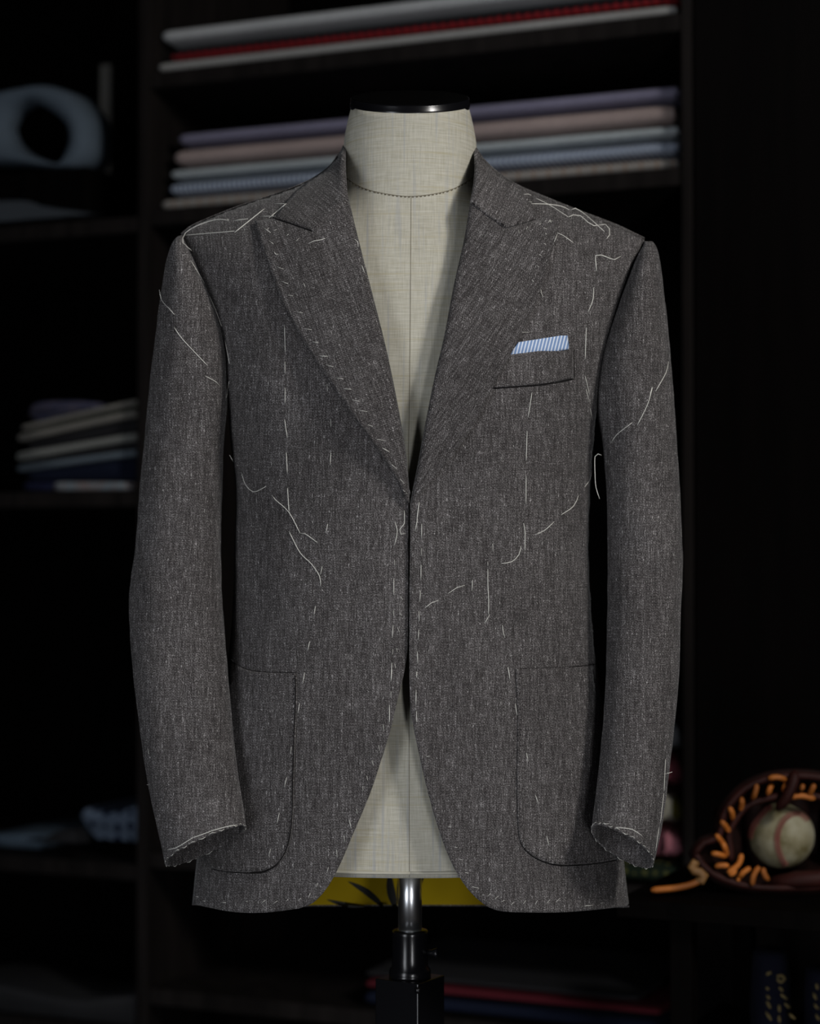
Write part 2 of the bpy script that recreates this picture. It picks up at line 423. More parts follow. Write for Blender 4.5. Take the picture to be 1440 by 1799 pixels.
# low shelf
z = bolt(640, 1768, 1800, 1150, .02, navy, 'navy blue folded wool on the low shelf under the red cloth', 'folded wool on the low shelf', 31, SH['m5'])
z = bolt(642, 1742, 1760, 1158, .018, cloth('dark_red_wool', (.085,.010,.016)), 'dark red folded cloth on the low shelf right of the stand', 'folded wool on the low shelf', 32, z+.0001)
z = bolt(642, 1732, 1743, 1120, .030, dgrey, 'black cover added on the red cloth on the low shelf to keep its top dark', 'folded wool on the low shelf', 33, z+.0001, name='folded_cloth')  # cover added so the top of the red cloth stays dark
# ---- left bay
def prism(name, pts, dy, depth, mat, label, cat, group=None, step=6, ref=None):
    """solid with the given front outline, standing on its shelf, running depth back into the cabinet"""
    loop = [cabl(p.x, p.y, ref or dy) for p in outline(pts, step)]
    zf = max(q for q in SH.values() if q < min(p.z for p in loop)+.03)+.0008
    for p in loop: p.z = max(p.z, zf); p.x = min(max(p.x, XL+.004), xl0-.003)
    xs = [p.x for p in loop]; zs = [p.z for p in loop]; c = Vector((sum(xs)/len(xs), dy, min(zs)))
    loop = [p-c for p in loop]; mid = Vector((0, 0, sum(p.z for p in loop)/len(loop)))
    rings = []
    for t, s in ((0, .80), (.02, .93), (.06, 1), (.5, 1.0), (.94, .98), (1, .86)):
        ring = []
        for p in loop:
            q = mid+(p-mid)*s if s != 1 else p.copy()
            # keep the thin direction rounded rather than shrinking the length
            q.x = p.x*(1-(1-s)*.08); q.z = mid_z(loop, p)+(p.z-mid_z(loop, p))*s
            q.y = t*depth + noise.noise(p*30)*.002
            ring.append(q)
        rings.append(ring)
    v, f = loft(rings, True, True, True)
    o = mesh_obj(name, v, f, mat); o.location = CM @ c; o.rotation_euler = (0,0,YAW)
    PM[o.name] = Matrix.Translation(o.location) @ Matrix.Rotation(YAW, 4, 'Z')
    tag(o, label, cat, group); return o
def mid_z(loop, p):
    near = [q.z for q in loop if abs(q.x-p.x) < .008]
    return (min(near)+max(near))/2
gl = 'folded cloths in the left bay'
lt = cloth('pale_beige_cloth', (.21,.20,.18)); lt2 = cloth('pale_stone_cloth', (.23,.235,.22)); ltb = cloth('grey_blue_cloth', (.13,.16,.19))
flo = cloth('floral_cloth', (.15,.12,.12), .3, pattern=('floral', 60), col2=(.045,.05,.10))
def slab(x0, x1, tl_, tr_, bl_, br_, dy, depth, mat, label):
    ty = lambda x: tl_+(tr_-tl_)*(x-30)/208; by = lambda x: bl_+(br_-bl_)*(x-30)/208
    g = .35
    prism('folded_cloth', [[(x0, (ty(x0)+by(x0))/2+.0), (x0+1.5, ty(x0)+g+1.5), (x0+7, ty(x0+7)+g)], [(x0+7, ty(x0+7)+g), (x1, ty(x1)+g)], [(x1, ty(x1)+g), (x1, by(x1)-g)], [(x1, by(x1)-g), (x0+7, by(x0+7)-g)], [(x0+7, by(x0+7)-g), (x0+1.5, by(x0)-g-1.5), (x0, (ty(x0)+by(x0))/2)]], dy, depth, mat, label, 'fabric', gl, ref=.03)
slab(100, 236, 846.5, 846.5, 863, 863, .020, .24, cloth('orange_white_print', (.30,.12,.06), .2, pattern=('floral', 45), col2=(.20,.24,.27)), 'orange and white printed folded cloth at the foot of the left pile')
slab(44, 98, 846.5, 846.5, 863, 863, .024, .24, cloth('ink_blue_cloth', (.010,.012,.035)), 'small ink blue folded cloth at the lower left foot of the left pile')
slab(44, 236, 829.5, 801.5, 846, 846, .034, .25, navy, 'thick navy folded cloth under the grey-blue one, left pile')
slab(29, 238, 817.5, 788.5, 829.5, 801.5, .028, .26, ltb, 'grey-blue folded cloth just above the navy one, left pile')
slab(44, 237, 809.5, 773.5, 817.5, 788.5, .036, .25, dgrey, 'thin black folded cloth above the grey-blue one, left pile')
slab(28, 238, 794.5, 759.5, 809.5, 773.5, .028, .26, lt2, 'stone coloured folded cloth in the middle of the left pile')
slab(44, 237, 776.5, 732.5, 794.5, 759.5, .036, .25, dgrey, 'black wedge-shaped folded cloth in the left pile')
slab(30, 238, 762.5, 718.5, 776.5, 732.5, .028, .26, lt, 'pale beige folded cloth, second pale one from the top of the left pile')
slab(44, 237, 757.5, 711.5, 762.5, 718.5, .036, .25, cloth('dark_olive',(.012,.018,.010)), 'thin dark green cloth near the top of the left pile')
slab(37, 238, 748.5, 701.0, 757.5, 711.5, .028, .26, lt, 'pale beige folded cloth sloping on top of the left pile')
prism('folded_cloth', [[(47,732),(50,712),(70,704),(130,703),(165,707)],[(165,707),(165,715.5)],[(165,715.5),(60,740.0)],[(60,740.0),(47,732)]], .036, .2, flo, 'small floral printed bundle on top of the left pile', 'fabric', gl, ref=.03)
# polka dots, blue-grey cloth, dark mound
prism('folded_cloth', [[(160,1502),(122,1442),(128,1424),(160,1430),(190,1428),(215,1420),(232,1436)],[(232,1436),(236,1504)],[(236,1504),(160,1502)]], .062, .2, cloth('polka_dot_cotton', (.115,.15,.21), .1, pattern=('dots', 46, .29), col2=(.006,.012,.035)), 'pale blue polka-dot cloth folded on the lower left shelf', 'fabric', ref=.03)
prism('folded_cloth', [[(-40,1506),(-40,1470)],[(-40,1470),(0,1468),(60,1466),(84,1468)],[(84,1468),(60,1482),(42,1506)],[(42,1506),(-40,1506)]], .062, .2, cloth('slate_blue_cloth', (.075,.105,.14)), 'flat slate blue folded cloth on the lower left shelf edge', 'fabric', ref=.03)
prism('folded_cloth', [[(40,1506),(60,1486),(88,1466),(110,1458),(132,1462),(141,1506)],[(141,1506),(40,1506)]], .022, .032, dgrey, 'black mound of cloth beside the polka-dot cloth', 'fabric')
# curved grey edge of a cloth low in the left bay
pts = [cabl(x, y, .02) for x, y in ((-80,1728),(0,1739),(60,1752),(130,1765),(180,1763),(236,1757))]
cc = catmull(pts, .01); rings = []
for i, p in enumerate(cc):
    rings.append([Vector((p.x, p.y, p.z+.008)), Vector((p.x, p.y+.3, p.z+.008)), Vector((p.x, p.y+.3, SH['l4']+.001)), Vector((p.x, p.y, SH['l4']+.001))])
rings = [[r[3], r[0]-Vector((0,0,.016)), r[0]+Vector((0,-.004,-.012)), r[0]+Vector((0,-.004,-.002)), r[0], r[1], r[2]] for r in rings]
v, f = loft(rings, True, True, True)
o = mesh_obj('folded_cloth', [CM @ q for q in v], f, cloth('charcoal_felt', (.03,.03,.032))); recenter(o)
tag(o, 'charcoal cloth with a curved sagging edge, lowest in the left bay', 'fabric')
# coiled band with a hole, the upright slat, the pale strip
def coil():
    hole = [(20,740),(90,600),(200,520),(300,520),(430,590),(540,680),(590,760),(605,860),(570,980),(520,1085),(400,1062),(200,985),(80,880)]
    outer = [(-260,760),(-250,520),(-100,420),(0,400),(150,375),(330,345),(480,370),(620,430),(740,560),(800,680),(815,830),(800,1000),(700,1120),(600,1130),(400,1118),(200,1095),(0,1085),(-150,1080),(-240,980)]
    def polar(poly):
        pl = catmull(poly+[poly[0]], 12); out = []
        for k in range(72):
            a = 2*PI*k/72; d = Vector((math.cos(a), math.sin(a))); best = 0
            for i in range(len(pl)-1):
                p, q = pl[i]-Vector((320,790)), pl[i+1]-Vector((320,790)); e = q-p; den = d.x*e.y-d.y*e.x
                if abs(den) < 1e-9: continue
                t = (p.x*e.y-p.y*e.x)/den; u = (p.x*d.y-p.y*d.x)/den
                if t > 0 and -1e-6 <= u <= 1.000001: best = max(best, t)
            out.append((320+d.x*best, 790+d.y*best))
        return [(x*.189, 80+y*.189) for x, y in out]
    H = polar(hole); O = polar(outer); rings = []
    for h, o in zip(H, O):
        ring = []
        for t, dy in ((0,.045),(.12,.034),(.35,.028),(.65,.026),(.88,.034),(1,.05),(1,.10),(.5,.11),(0,.07)):
            x = h[0]+(o[0]-h[0])*t; y = h[1]+(o[1]-h[1])*t; p = cabl(x, y, .03); ring.append(Vector((p.x, dy, p.z)))
        rings.append(ring)
    rings.append(rings[0]); v, f = loft(rings, True)
    return v, [tuple(reversed(q)) for q in f]
v, f = coil()
zmin = min(q.z for q in v); v = [q-Vector((0,0,0)) for q in v]
o = mesh_obj('fabric_roll', [CM @ q for q in v], f, cloth('ice_blue_cotton', (.085,.11,.14))); recenter(o)
tag(o, 'pale blue-grey coiled cloth roll with a dark round hole, upper left shelf', 'fabric')
zr = zmin
box_c = cabl(30, 300, .05)
v = []; f = []
a = cabl(-40, 300, .02) if False else Vector((XL+.02, 0, 0)); b = cabl(150, 300, .02)
box_data(a.x, b.x, .026, .30, SH['l1']+.0008, zr-.0008, v, f)
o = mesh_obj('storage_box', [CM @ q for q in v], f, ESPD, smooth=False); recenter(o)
m_ = o.modifiers.new('bevel', 'BEVEL'); m_.width = .004; m_.segments = 2
tag(o, 'low black box under the coiled cloth roll, upper left shelf', 'box')
a = cabl(138, 115, .24); b = cabl(157, 115, .24)
v = []; f = []
box_data(a.x, b.x, .302, .312, SH['l1']+.0008, cabl(150, 115, .30).z, v, f)
o = mesh_obj('wooden_slat', [CM @ q for q in v], f, wood('grey_slat', (.22,.21,.19)), smooth=False); recenter(o)
m_ = o.modifiers.new('bevel', 'BEVEL'); m_.width = .004; m_.segments = 3
tag(o, 'upright grey slat standing behind the coiled cloth roll', 'slat')
prism('paper_strip', [[(-40,392),(-40,355)],[(-40,355),(0,353),(45,353),(70,361),(120,369),(210,381)],[(210,381),(212,390)],[(212,390),(-40,392)]], .004, .015, cloth('slate_paper', (.05,.058,.068)), 'dark slate folded strip lying along the upper left shelf edge', 'cloth strip')

# ------------------------------------------------------------------ dress form
form = empty('dress_form', (0, 0, 0))
tag(form, 'linen covered tailor dress form with black neck cap on chrome pole and black stand', 'dress form')
def zz(py, Y=0): return P(720, py, Y).z
TR = [(200,.0572,-.074,.044,.36),(212,.0590,-.073,.046,.35),(232,.0620,-.071,.050,.33),(262,.0652,-.069,.055,.30),(300,.0662,-.068,.062,.26),(335,.0700,-.068,.070,.20),
      (360,.0850,-.070,.078,.12),(388,.118,-.076,.086,.05),(420,.158,-.086,.090,0),(500,.165,-.100,.098,0),(650,.160,-.106,.100,0),(800,.150,-.100,.095,0),
      (900,.146,-.094,.090,0),(1050,.152,-.095,.094,0),(1200,.166,-.100,.102,0),(1400,.172,-.104,.108,0),(1536,.170,-.102,.106,0),(1543,.1685,-.1005,.1045,0)]
def trow(py):
    return [interp([(r[0], r[k]) for r in TR], py) for k in (1,2,3,4)]
rings = []; uvs = []
pys = [200+(1543-200)*i/150 for i in range(151)]
for py in pys:
    hw, yf, yb, tl = trow(py); zc = P(720, py, yf).z - yf*tl if False else zz(py, yf)-(yf-(yf+yb)/2)*tl
    ym = (yf+yb)/2; hd = (yb-yf)/2; ring = []
    for k in range(96):
        a = 2*PI*k/96-PI/2; c, s = math.cos(a), math.sin(a); e = .93
        x = math.copysign(abs(c)**e, c)*hw; y = ym+math.copysign(abs(s)**e, s)*hd
        ring.append(Vector((x, y, zc+(y-ym)*tl))); uvs.append((x, zc+(y-ym)*tl))
    rings.append(ring)
rings = list(reversed(rings)); uvs = [u for i in reversed(range(len(pys))) for u in uvs[i*96:(i+1)*96]]
v, f = loft(rings, True, True, True)
torso = mesh_obj('torso', v, f, LIN, form, uvs)
tbvh = BVHTree.FromPolygons([tuple(q) for q in v], f)
def hit(bv, px, py, lift, default=None):
    d = ray(px, py).normalized(); h = bv.ray_cast(CAM, d)
    if h[0] is None: return None if default is None else P(px, py, default)
    return h[0]-d*lift
def seamtube(name, pts, bv, r, mat, parent, lift=0.0, step=5):
    q = [hit(bv, p.x, p.y, lift) for p in catmull(pts, step)]; q = [x for x in q if x]
    return tube(name, q, r, mat, parent, 5)
seamtube('neck_seam', [(600,306),(625,324),(660,337),(720,345),(780,337),(815,322),(840,304)], tbvh, .00035, BTHREAD, torso)
seamtube('front_seam', [(722,346),(720,600),(717,880),(718,1200),(719,1541)], tbvh, .00028, BTHREAD, torso)
# dotted hand stitches round the neck seam
dv, df = [], []
cc = catmull([(604,309),(625,324),(660,337),(720,345),(780,337),(815,322),(836,308)], 3.2)
for i in range(0, len(cc)-1, 2):
    a = hit(tbvh, cc[i].x, cc[i].y+1.5, .0002); b = hit(tbvh, cc[i+1].x, cc[i+1].y+1.5, .0002)
    if a and b: tube_data([a, b], .0004, 4, False, dv, df)
tag(mesh_obj('seam_stitching', dv, df, BTHREAD, torso), kind='stuff')
# bottom binding
hb = [Vector((x.x*1.002, x.y*1.002, x.z)) for x in rings[1]]
tube('hem_binding', hb+[hb[0]], .0016, LIN, torso, 6, False)
# neck cap
tl = math.atan(.36); r0 = rings[-1]; cz = sum(q.z for q in r0)/96; cy = (-.074+.044)/2
CMx = Matrix.Translation((0, cy, cz)) @ Matrix.Rotation(tl, 4, 'X')
prof = [(.030,-.004),(.0582,-.0035),(.0590,-.002),(.0591,.0015),(.0584,.0022),(.0584,.0062),(.0576,.0072),(.040,.0074)]
v, f = lathe(prof, 0, 0, 72, CMx)
cap = mesh_obj('neck_cap', v, f, BLACKG, form)
v, f = lathe([(.0570,.0073),(.0560,.0078),(.02,.0078)], 0, 0, 48, CMx); mesh_obj('cap_top', v, f, BLACKM, cap)
zb = zz(1543)
# pole, clamp collar, lower column, base
def ppx(px, Y=0): return P(px, 1600, Y).x
v, f = lathe([(.0116, zz(1660)), (.0116, zb+.03)], 0, 0, 40); mesh_obj('pole', v, f, CHROME, form)
v, f = lathe([(.0124, zz(1636)), (.0124, zz(1633.5)), (.0118, zz(1633))], 0, 0, 40); mesh_obj('pole_bushing', v, f, CHROME, form)
z0, z1 = zz(1708), zz(1634)
v, f = lathe([(.0190, z0-.012), (.0200, z0-.003), (.0205, z0), (.0200, z0+.003), (.0178, z0+.006), (.0174, z0+.016), (.0174, z1-.004), (.0178, z1-.002), (.0170, z1), (.013, z1+.0005)], 0, 0, 48)
clamp = mesh_obj('clamp_collar', v, f, BLACKG, form)
tube('clamp_knob', [Vector((.016, -.004, zz(1672))), Vector((.021, -.006, zz(1672))), Vector((.026, -.008, zz(1672))), Vector((.0265, -.008, zz(1672)))], [.003,.003,.0055,.0055], BLACKG, clamp, 16, False)
zt = zz(1716)
SATIN, _nt, _b = newmat('black_satin', .38, .4, (.003,.003,.003))
v, f = [], []; box_data(-.0247, .0247, -.0247, .0247, .03, zt, v, f)
RT = Matrix.Rotation(math.radians(45+13), 3, 'Z'); v = [RT @ q for q in v]
post = mesh_obj('lower_column', v, f, BLACKG, form, smooth=False)
m_ = post.modifiers.new('bevel', 'BEVEL'); m_.width = .0012; m_.segments = 3
v, f = lathe([(.0205, zt-.001), (.0205, zt+.003), (.019, zt+.005)], 0, 0, 40); mesh_obj('column_cap', v, f, BLACKG, form)
v, f = lathe([(.001, zt-.009), (.0028, zt-.008), (.0030, zt-.005), (.0018, zt-.003)], .0075, -.0345, 16); mesh_obj('screw', v, f, BLACKG, form)
v, f = lathe([(.200, 0), (.205, .004), (.205, .012), (.195, .018), (.06, .030), (.04, .045), (.036, .05)], 0, 0, 72)
mesh_obj('base_plate', v, f, BLACKG, form)

# ------------------------------------------------------------------ jacket shape
jk = empty('tailored_jacket', (0, 0, zz(1600)))
tag(jk, 'unfinished brown-grey tweed jacket with peak lapels and white basting threads on the dress form', 'jacket')
WL = [(380,404),(412,402),(440,391),(480,374),(520,357),(600,332),(690,322),(790,314),(860,306),(960,308),(1060,311),(1160,320),(1280,345),(1400,362),(1530,377),(1592,383),(1620,385)]
WR = [(380,414),(420,412),(455,398),(500,382),(550,367),(640,342),(720,330),(800,322),(860,318),(960,315),(1060,319),(1160,328),(1280,346),(1400,363),(1560,381),(1592,385),(1620,386)]
SL = [(300,418),(316,411),(335,397),(360,385),(420,361),(480,341),(520,326),(548,313),(572,297),(592,275),(603,254),(640,250),(720,249),(800,250),(835,257),(848,277),(870,298),(905,322),(960,346),(1020,370),(1080,393),(1112,408),(1138,421),(1160,440)]
AT = [(253,.072),(300,.086),(350,.096),(420,.111),(550,.128),(700,.131),(900,.119),(1100,.121),(1300,.128),(1600,.131)]
def W(px, py): return interp(WL if px < 720 else WR, py)
def body(px, py):
    u = min(1, abs(px-720)/W(px, py)); A = interp(AT, py)
    base = .029*max(0, min(1, (790-py)/120))
    base = min(base, A)
    pr = (max(0, 1-u**2.5))**.58
    k = max(0, min(1, (py-interp(SL, px))/110)); roll = math.sqrt(1-(1-k)**2)
    n = noise.noise(Vector((px/95, py/190, 3.3)))*.0028 + noise.noise(Vector((px/40, py/150, 9.3)))*.0009
    edge = min(1, (1-u)*8)
    return -((base+(A-base)*pr))*roll + n*edge
def bodygrid(sx=7):
    def g(x0, x1, y0, y1):
        out = []
        for r, y in enumerate(frange(y0, y1, sx)):
            for sgn in (-1, 1):
                Wd = interp(WL if sgn < 0 else WR, y); n = int(Wd/sx*1.25)
                for i in range(n):
                    t = (i+(.5 if r % 2 else 0.02))/n; u = math.sin(t*PI/2)*.55+t*.45
                    out.append((720+sgn*Wd*u, y))
        return out
    return g
rollL = [(604,258),(606,300),(612,348),(632,430),(655,520),(680,620),(700,720),(712,790),(718,850),(719,884)]
rollR = [(835,258),(836,300),(826,354),(815,420),(797,500),(780,590),(764,660),(748,740),(735,810),(723,868),(720,884)]
# left front (image left)
sideL = [(720-interp(WL, y), y) for y in range(1586, 420, -24)] + [(318, 413)]
sideR = [(1132, 422)] + [(720+interp(WR, y), y) for y in range(440, 1588, 24)] + [(1105, 1591)]
shL = [(318,413),(335,398),(360,386),(420,362),(480,342),(520,327),(548,314),(572,298),(592,277),(604,258)]
shR = [(835,258),(848,278),(870,299),(905,323),(960,347),(1020,371),(1080,394),(1112,409),(1132,422)]
frontL = [(719,884),(717,960),(718,1050),(717,1120),(711,1175),(698,1230),(685,1285),(668,1340),(646,1402),(620,1464),(596,1520),(572,1562),(548,1587),(525,1596)]
hemL = [(525,1596),(480,1602),(440,1604),(395,1600),(338,1588)]
frontR = [(720,884),(720,960),(719,1060),(719,1180),(722,1250),(735,1320),(758,1415),(784,1495),(810,1545),(838,1579),(868,1598),(905,1603)]
hemR = [(905,1603),(980,1603),(1050,1598),(1105,1591)]
def lift_l(px, py):   # the left front passes under the right one
    e = max(0, 1-(720-px)/60) if px < 720 else 1
    return body(px, py)+.0042*e*(1 if py > 870 else 0)
def edge_r(px, py):
    e = math.exp(-((px-720)/16.0)**2) if py > 860 and py < 1200 else 0
    return body(px, py)-.0012
fl = patch('front_panel', [rollL, frontL, hemL, sideL and [(338,1588)]+sideL[0:], shL], lift_l, TW, jk, 7, bodygrid(), .0024)
fr = patch('front_panel', [list(reversed(rollR)), shR, sideR, list(reversed(hemR)), list(reversed(frontR))], edge_r, TW, jk, 7, bodygrid(), .0024, uvoff=(1.3,.4))
# back panel and its printed lining
def backgrid(inset=0.0, top=None, ubound=1.0, ylo=None):
    rings = []; uvs = []
    nu, nv = 90, 110
    for j in range(nv+1 if top else nv+2):
        ring = []
        tj = j/nv if top else (0 if j < 2 else ((j-1)/nv)**1.35)
        for i in range(nu+1):
            a = (i/nu*2-1)*ubound; u = math.sin(a*PI/2)*.75+a*.25; u = max(-1, min(1, u))
            s0 = interp(SL, 720+u*(402 if u < 0 else 412)); y0 = s0+(0 if j == 0 else 5) if top is None else top
            y1 = 1594-3*(1-u*u)+(-4 if u < 0 else 0)*abs(u)**6 + (0 if not inset else -1.5)
            py = y0+(y1-y0)*tj
            px = 720+u*interp(WL if u < 0 else WR, py)
            A = interp([(253,.085),(350,.105),(500,.125),(700,.12),(900,.105),(1100,.115),(1300,.128),(1600,.134)], py)-inset
            base = -.020*max(0, min(1, (790-py)/120))
            pr = max(0, 1-abs(u)**2.6)**.55
            k = max(0, min(1, (py-interp(SL, px))/110)); roll = math.sqrt(1-(1-k)**2)
            Y = (base+(A-base)*pr)*roll
            nk = 1-((px-720)/122.0)**2
            if nk > 0: Y = max(Y, (.088-inset)*math.sqrt(nk)) if py < 600 else Y
            if top is None and j == 0 and nk <= 0: Y = -.0045
            ring.append(P(px, py, Y)); uvs.append((px*.00056+3, -py*.00056))
        rings.append(ring)
    v, f = loft(rings, False); return v, f, uvs
v, f, uvs = backgrid()
bp = mesh_obj('back_panel', v, f, TW, jk, uvs); solidify(bp, .0022, -1)
ylin, _nt, _b = newmat('yellow_lining', .75, .08, (.50,.34,.012))
_n = noise_tex(_nt, N(_nt, 'ShaderNodeTexCoord').outputs['Object'], 1, 1, 2, 12)
_nt.links.new(ramp(_nt, _n, [(.3, (.25,.17,.002)), (.7, (.35,.25,.004))]), _b.inputs['Base Color'])
v, f, uvs = backgrid(.004, top=700, ubound=.97)
lining = mesh_obj('lining', v, f, ylin, jk, uvs); lining['label'] = 'yellow lining with black leaf print'
lb = BVHTree.FromPolygons([tuple(q) for q in v], f)
def leaf(a, b, wd, bend=0.0):
    lv, lf = [], []
    a = Vector(a); b = Vector(b); d = b-a; nrm = Vector((-d.y, d.x)).normalized(); n = 12; row = []
    for i in range(n+1):
        t = i/n; c = a+d*t+nrm*bend*math.sin(PI*t); h = wd*math.sin(PI*min(1, t*.9+.1))**.8*(1-t*.15)
        row.append([hit(lb, (c+nrm*s*h).x, (c+nrm*s*h).y, .0004, .12) for s in (-1, 0, 1)])
    base = len(lv)
    for r in row: lv.extend(r)
    for i in range(n):
        for k in (0, 1): lf.append((base+i*3+k, base+i*3+k+1, base+(i+1)*3+k+1, base+(i+1)*3+k))
    mesh_obj('leaf_print', lv, lf, LEAFM, lining, smooth=False)
LEAFM = newmat('leaf_black', .6, .2, (.006,.006,.005))[0]
leaf((672,1592),(610,1548),6,4); leaf((640,1592),(573,1580),4.5,-3); leaf((694,1594),(684,1530),8,-3); leaf((700,1588),(704,1520),5); 
leaf((530,1560),(600,1500),6,3); leaf((752,1500),(738,1560),5,2); leaf((850,1560),(900,1500),7,2); leaf((835,1560),(780,1500),6,2); leaf((930,1580),(960,1520),7,2); leaf((480,1580),(450,1500),7,2)
# collar stand around the back of the neck
rings = []
for i in range(41):
    a = PI*i/40; x = -.0665*math.cos(a); y = .088*math.sin(a)**.8-.002
    zt_ = zz(263)+.016*math.sin(a)
    rings.append([Vector((x*1.0, y, zt_-.045)), Vector((x, y, zt_)), Vector((x*(1.0+.05*math.sin(a)), y+.006*math.sin(a), zt_-.002-.006*(1-math.sin(a)))), Vector((x*1.08, y+.014*math.sin(a), zt_-.06))])
v, f = loft(rings, False); cs = mesh_obj('collar_fall', v, f, TWL, jk, [(q.x+q.y, q.z) for q in v]); solidify(cs, .002, 0)
# collar leaves and lapels
def lapel_depth(roll, eouter, hh, rr=15):
    rl = catmull(roll, 12)
    def d(px, py):
        q = distline(px, py, rl); t = max(0, min(1, q/rr))
        n = noise.noise(Vector((px/70, py/90, 21)))*.0014*min(1, q/30)
        grow = min(1, q/90)
        return body(px, py)-.0012-hh*math.sqrt(max(0, 1-(1-t)**2))-interp(eouter, py)*grow+n
    return d
lapL_d = lapel_depth(rollL, [(380,.001),(450,.002),(560,.004),(680,.010),(790,.014),(850,.008),(885,.001)], .0052)
lapR_d = lapel_depth(rollR, [(380,.0012),(560,.001),(700,.0008),(885,.0002)], .0042, 18)
lapL_poly = [rollL[2:], [(719,884),(708,862),(690,830),(650,769),(600,700),(545,618),(500,538),(474,472),(458,425),(447,388)], [(447,388),(483,383)], [(483,383),(515,391),(549,404)], [(549,404),(580,378),(612,348)]]
lapR_poly = [list(reversed(rollR[2:])), [(826,354),(858,376),(889,397)], [(889,397),(930,387),(976,377)], [(976,377),(980,405),(967,449),(953,500),(936,543),(917,583),(882,652),(862,688),(835,742),(795,800),(760,842),(735,870),(720,884)]]
# lapelR outline must run: roll (bottom->top), gorge, top edge, outer edge
lapL = patch('lapel', lapL_poly, lapL_d, TWL, jk, 6, None, .0030, rot=.35)
lapR = patch('lapel', lapR_poly, lapR_d, TWL, jk, 6, None, .0022, rot=-.6, uvoff=(.7,.2))
colL_d0 = lapel_depth([(604,256),(606,300),(612,348)], [(250,.004),(400,.004)], .0040, 14)
def kside(px, py, xe, sgn):
    return 0
colL = patch('collar_leaf', [[(603,254),(606,300),(612,350)], [(612,350),(580,380),(550,404)], [(550,404),(515,392),(481,381)], [(481,381),(505,352),(524,331)], [(524,331),(548,313),(572,297),(592,275),(603,254)]],
             lambda x, y: colL_d0(x, y)-.0012, TWL, jk, 6, None, .0028, rot=.9, uvoff=(.1,.9))
colR_d0 = lapel_depth([(835,258),(836,300),(826,354)], [(250,.004),(400,.004)], .0040, 14)
colR = patch('collar_leaf', [[(835,255),(837,300),(825,353)], [(825,353),(858,378),(889,398)], [(889,398),(918,390),(945,381)], [(945,381),(928,357),(908,325)], [(908,325),(870,298),(848,277),(835,255)]],
             lambda x, y: colR_d0(x, y)-.0016, TW, jk, 6, None, .0028, rot=-.5, uvoff=(.5,.9))
# patch pockets and breast welt
def raised(h, line=None):
    return lambda px, py: body(px, py)-.0012-h
def clipW(pts, f=.985): return [(720+math.copysign(min(abs(x-720), W(x, y)*f), x-720), y) for x, y in pts]
pocL = [clipW([(398,1158),(420,1171),(450,1180),(519,1183)]), [(519,1183),(520,1222),(517,1300),(515,1367),(513,1440),(506,1485),(490,1515),(466,1530),(440,1533)], [(440,1533),(400,1531),(372,1526)], clipW([(372,1526),(355,1500),(360,1430),(368,1340),(384,1230),(398,1158)], .975)]
patch('patch_pocket', pocL, raised(.0022), TW, jk, 7, None, .0022, uvoff=(.011,.003))
pocR = [clipW([(1047,1166),(1000,1172),(907,1175)]), [(907,1175),(910,1262),(909,1375),(911,1450),(917,1482),(936,1503),(965,1516),(992,1520)], [(992,1520),(1040,1517),(1084,1510)], clipW([(1084,1510),(1090,1480),(1082,1380),(1068,1270),(1047,1166)], .975)]
patch('patch_pocket', pocR, raised(.0022), TW, jk, 7, None, .0022, uvoff=(.021,.013))
patch('breast_welt', [[(895,623),(950,616),(1005,607)], [(1005,607),(1007,664)], [(1007,664),(953,674),(864,681)], [(864,681),(895,623)]], raised(.0022), TW, jk, 6, None, .0020, uvoff=(.03,.02))
# pocket square
sq, _nt, _b = newmat('blue_white_stripe', .8, .2)
_uv = N(_nt, 'ShaderNodeUVMap').outputs[0]; _sp = N(_nt, 'ShaderNodeSeparateXYZ'); _nt.links.new(_uv, _sp.inputs[0])
_k = math_n(_nt, 'PINGPONG', math_n(_nt, 'MULTIPLY', math_n(_nt, 'MULTIPLY_ADD', _sp.outputs['Y'], -.25, _sp.outputs['X']), 300), .5)
_nt.links.new(ramp(_nt, _k, [(.20, (.20,.31,.54)), (.42, (.76,.82,.93))]), _b.inputs['Base Color'])
pmv = Vector(P(950, 620, body(950, 620)))
pq = patch('pocket_square', [[(896,628),(897,621),(911,601)], [(911,601),(985,589.5)], [(985,589.5),(997,589.5)], [(997,589.5),(999,606),(999,614)], [(999,614),(950,622),(896,628)]],
      lambda px, py: body(px, py)-.0012-.0010-.0022*min(1, max(0, (622-py)/10)), sq, None, 4, None, .0016, keep=False)
recenter(pq); tag(pq, 'folded blue and white striped pocket square in the breast pocket', 'pocket square')

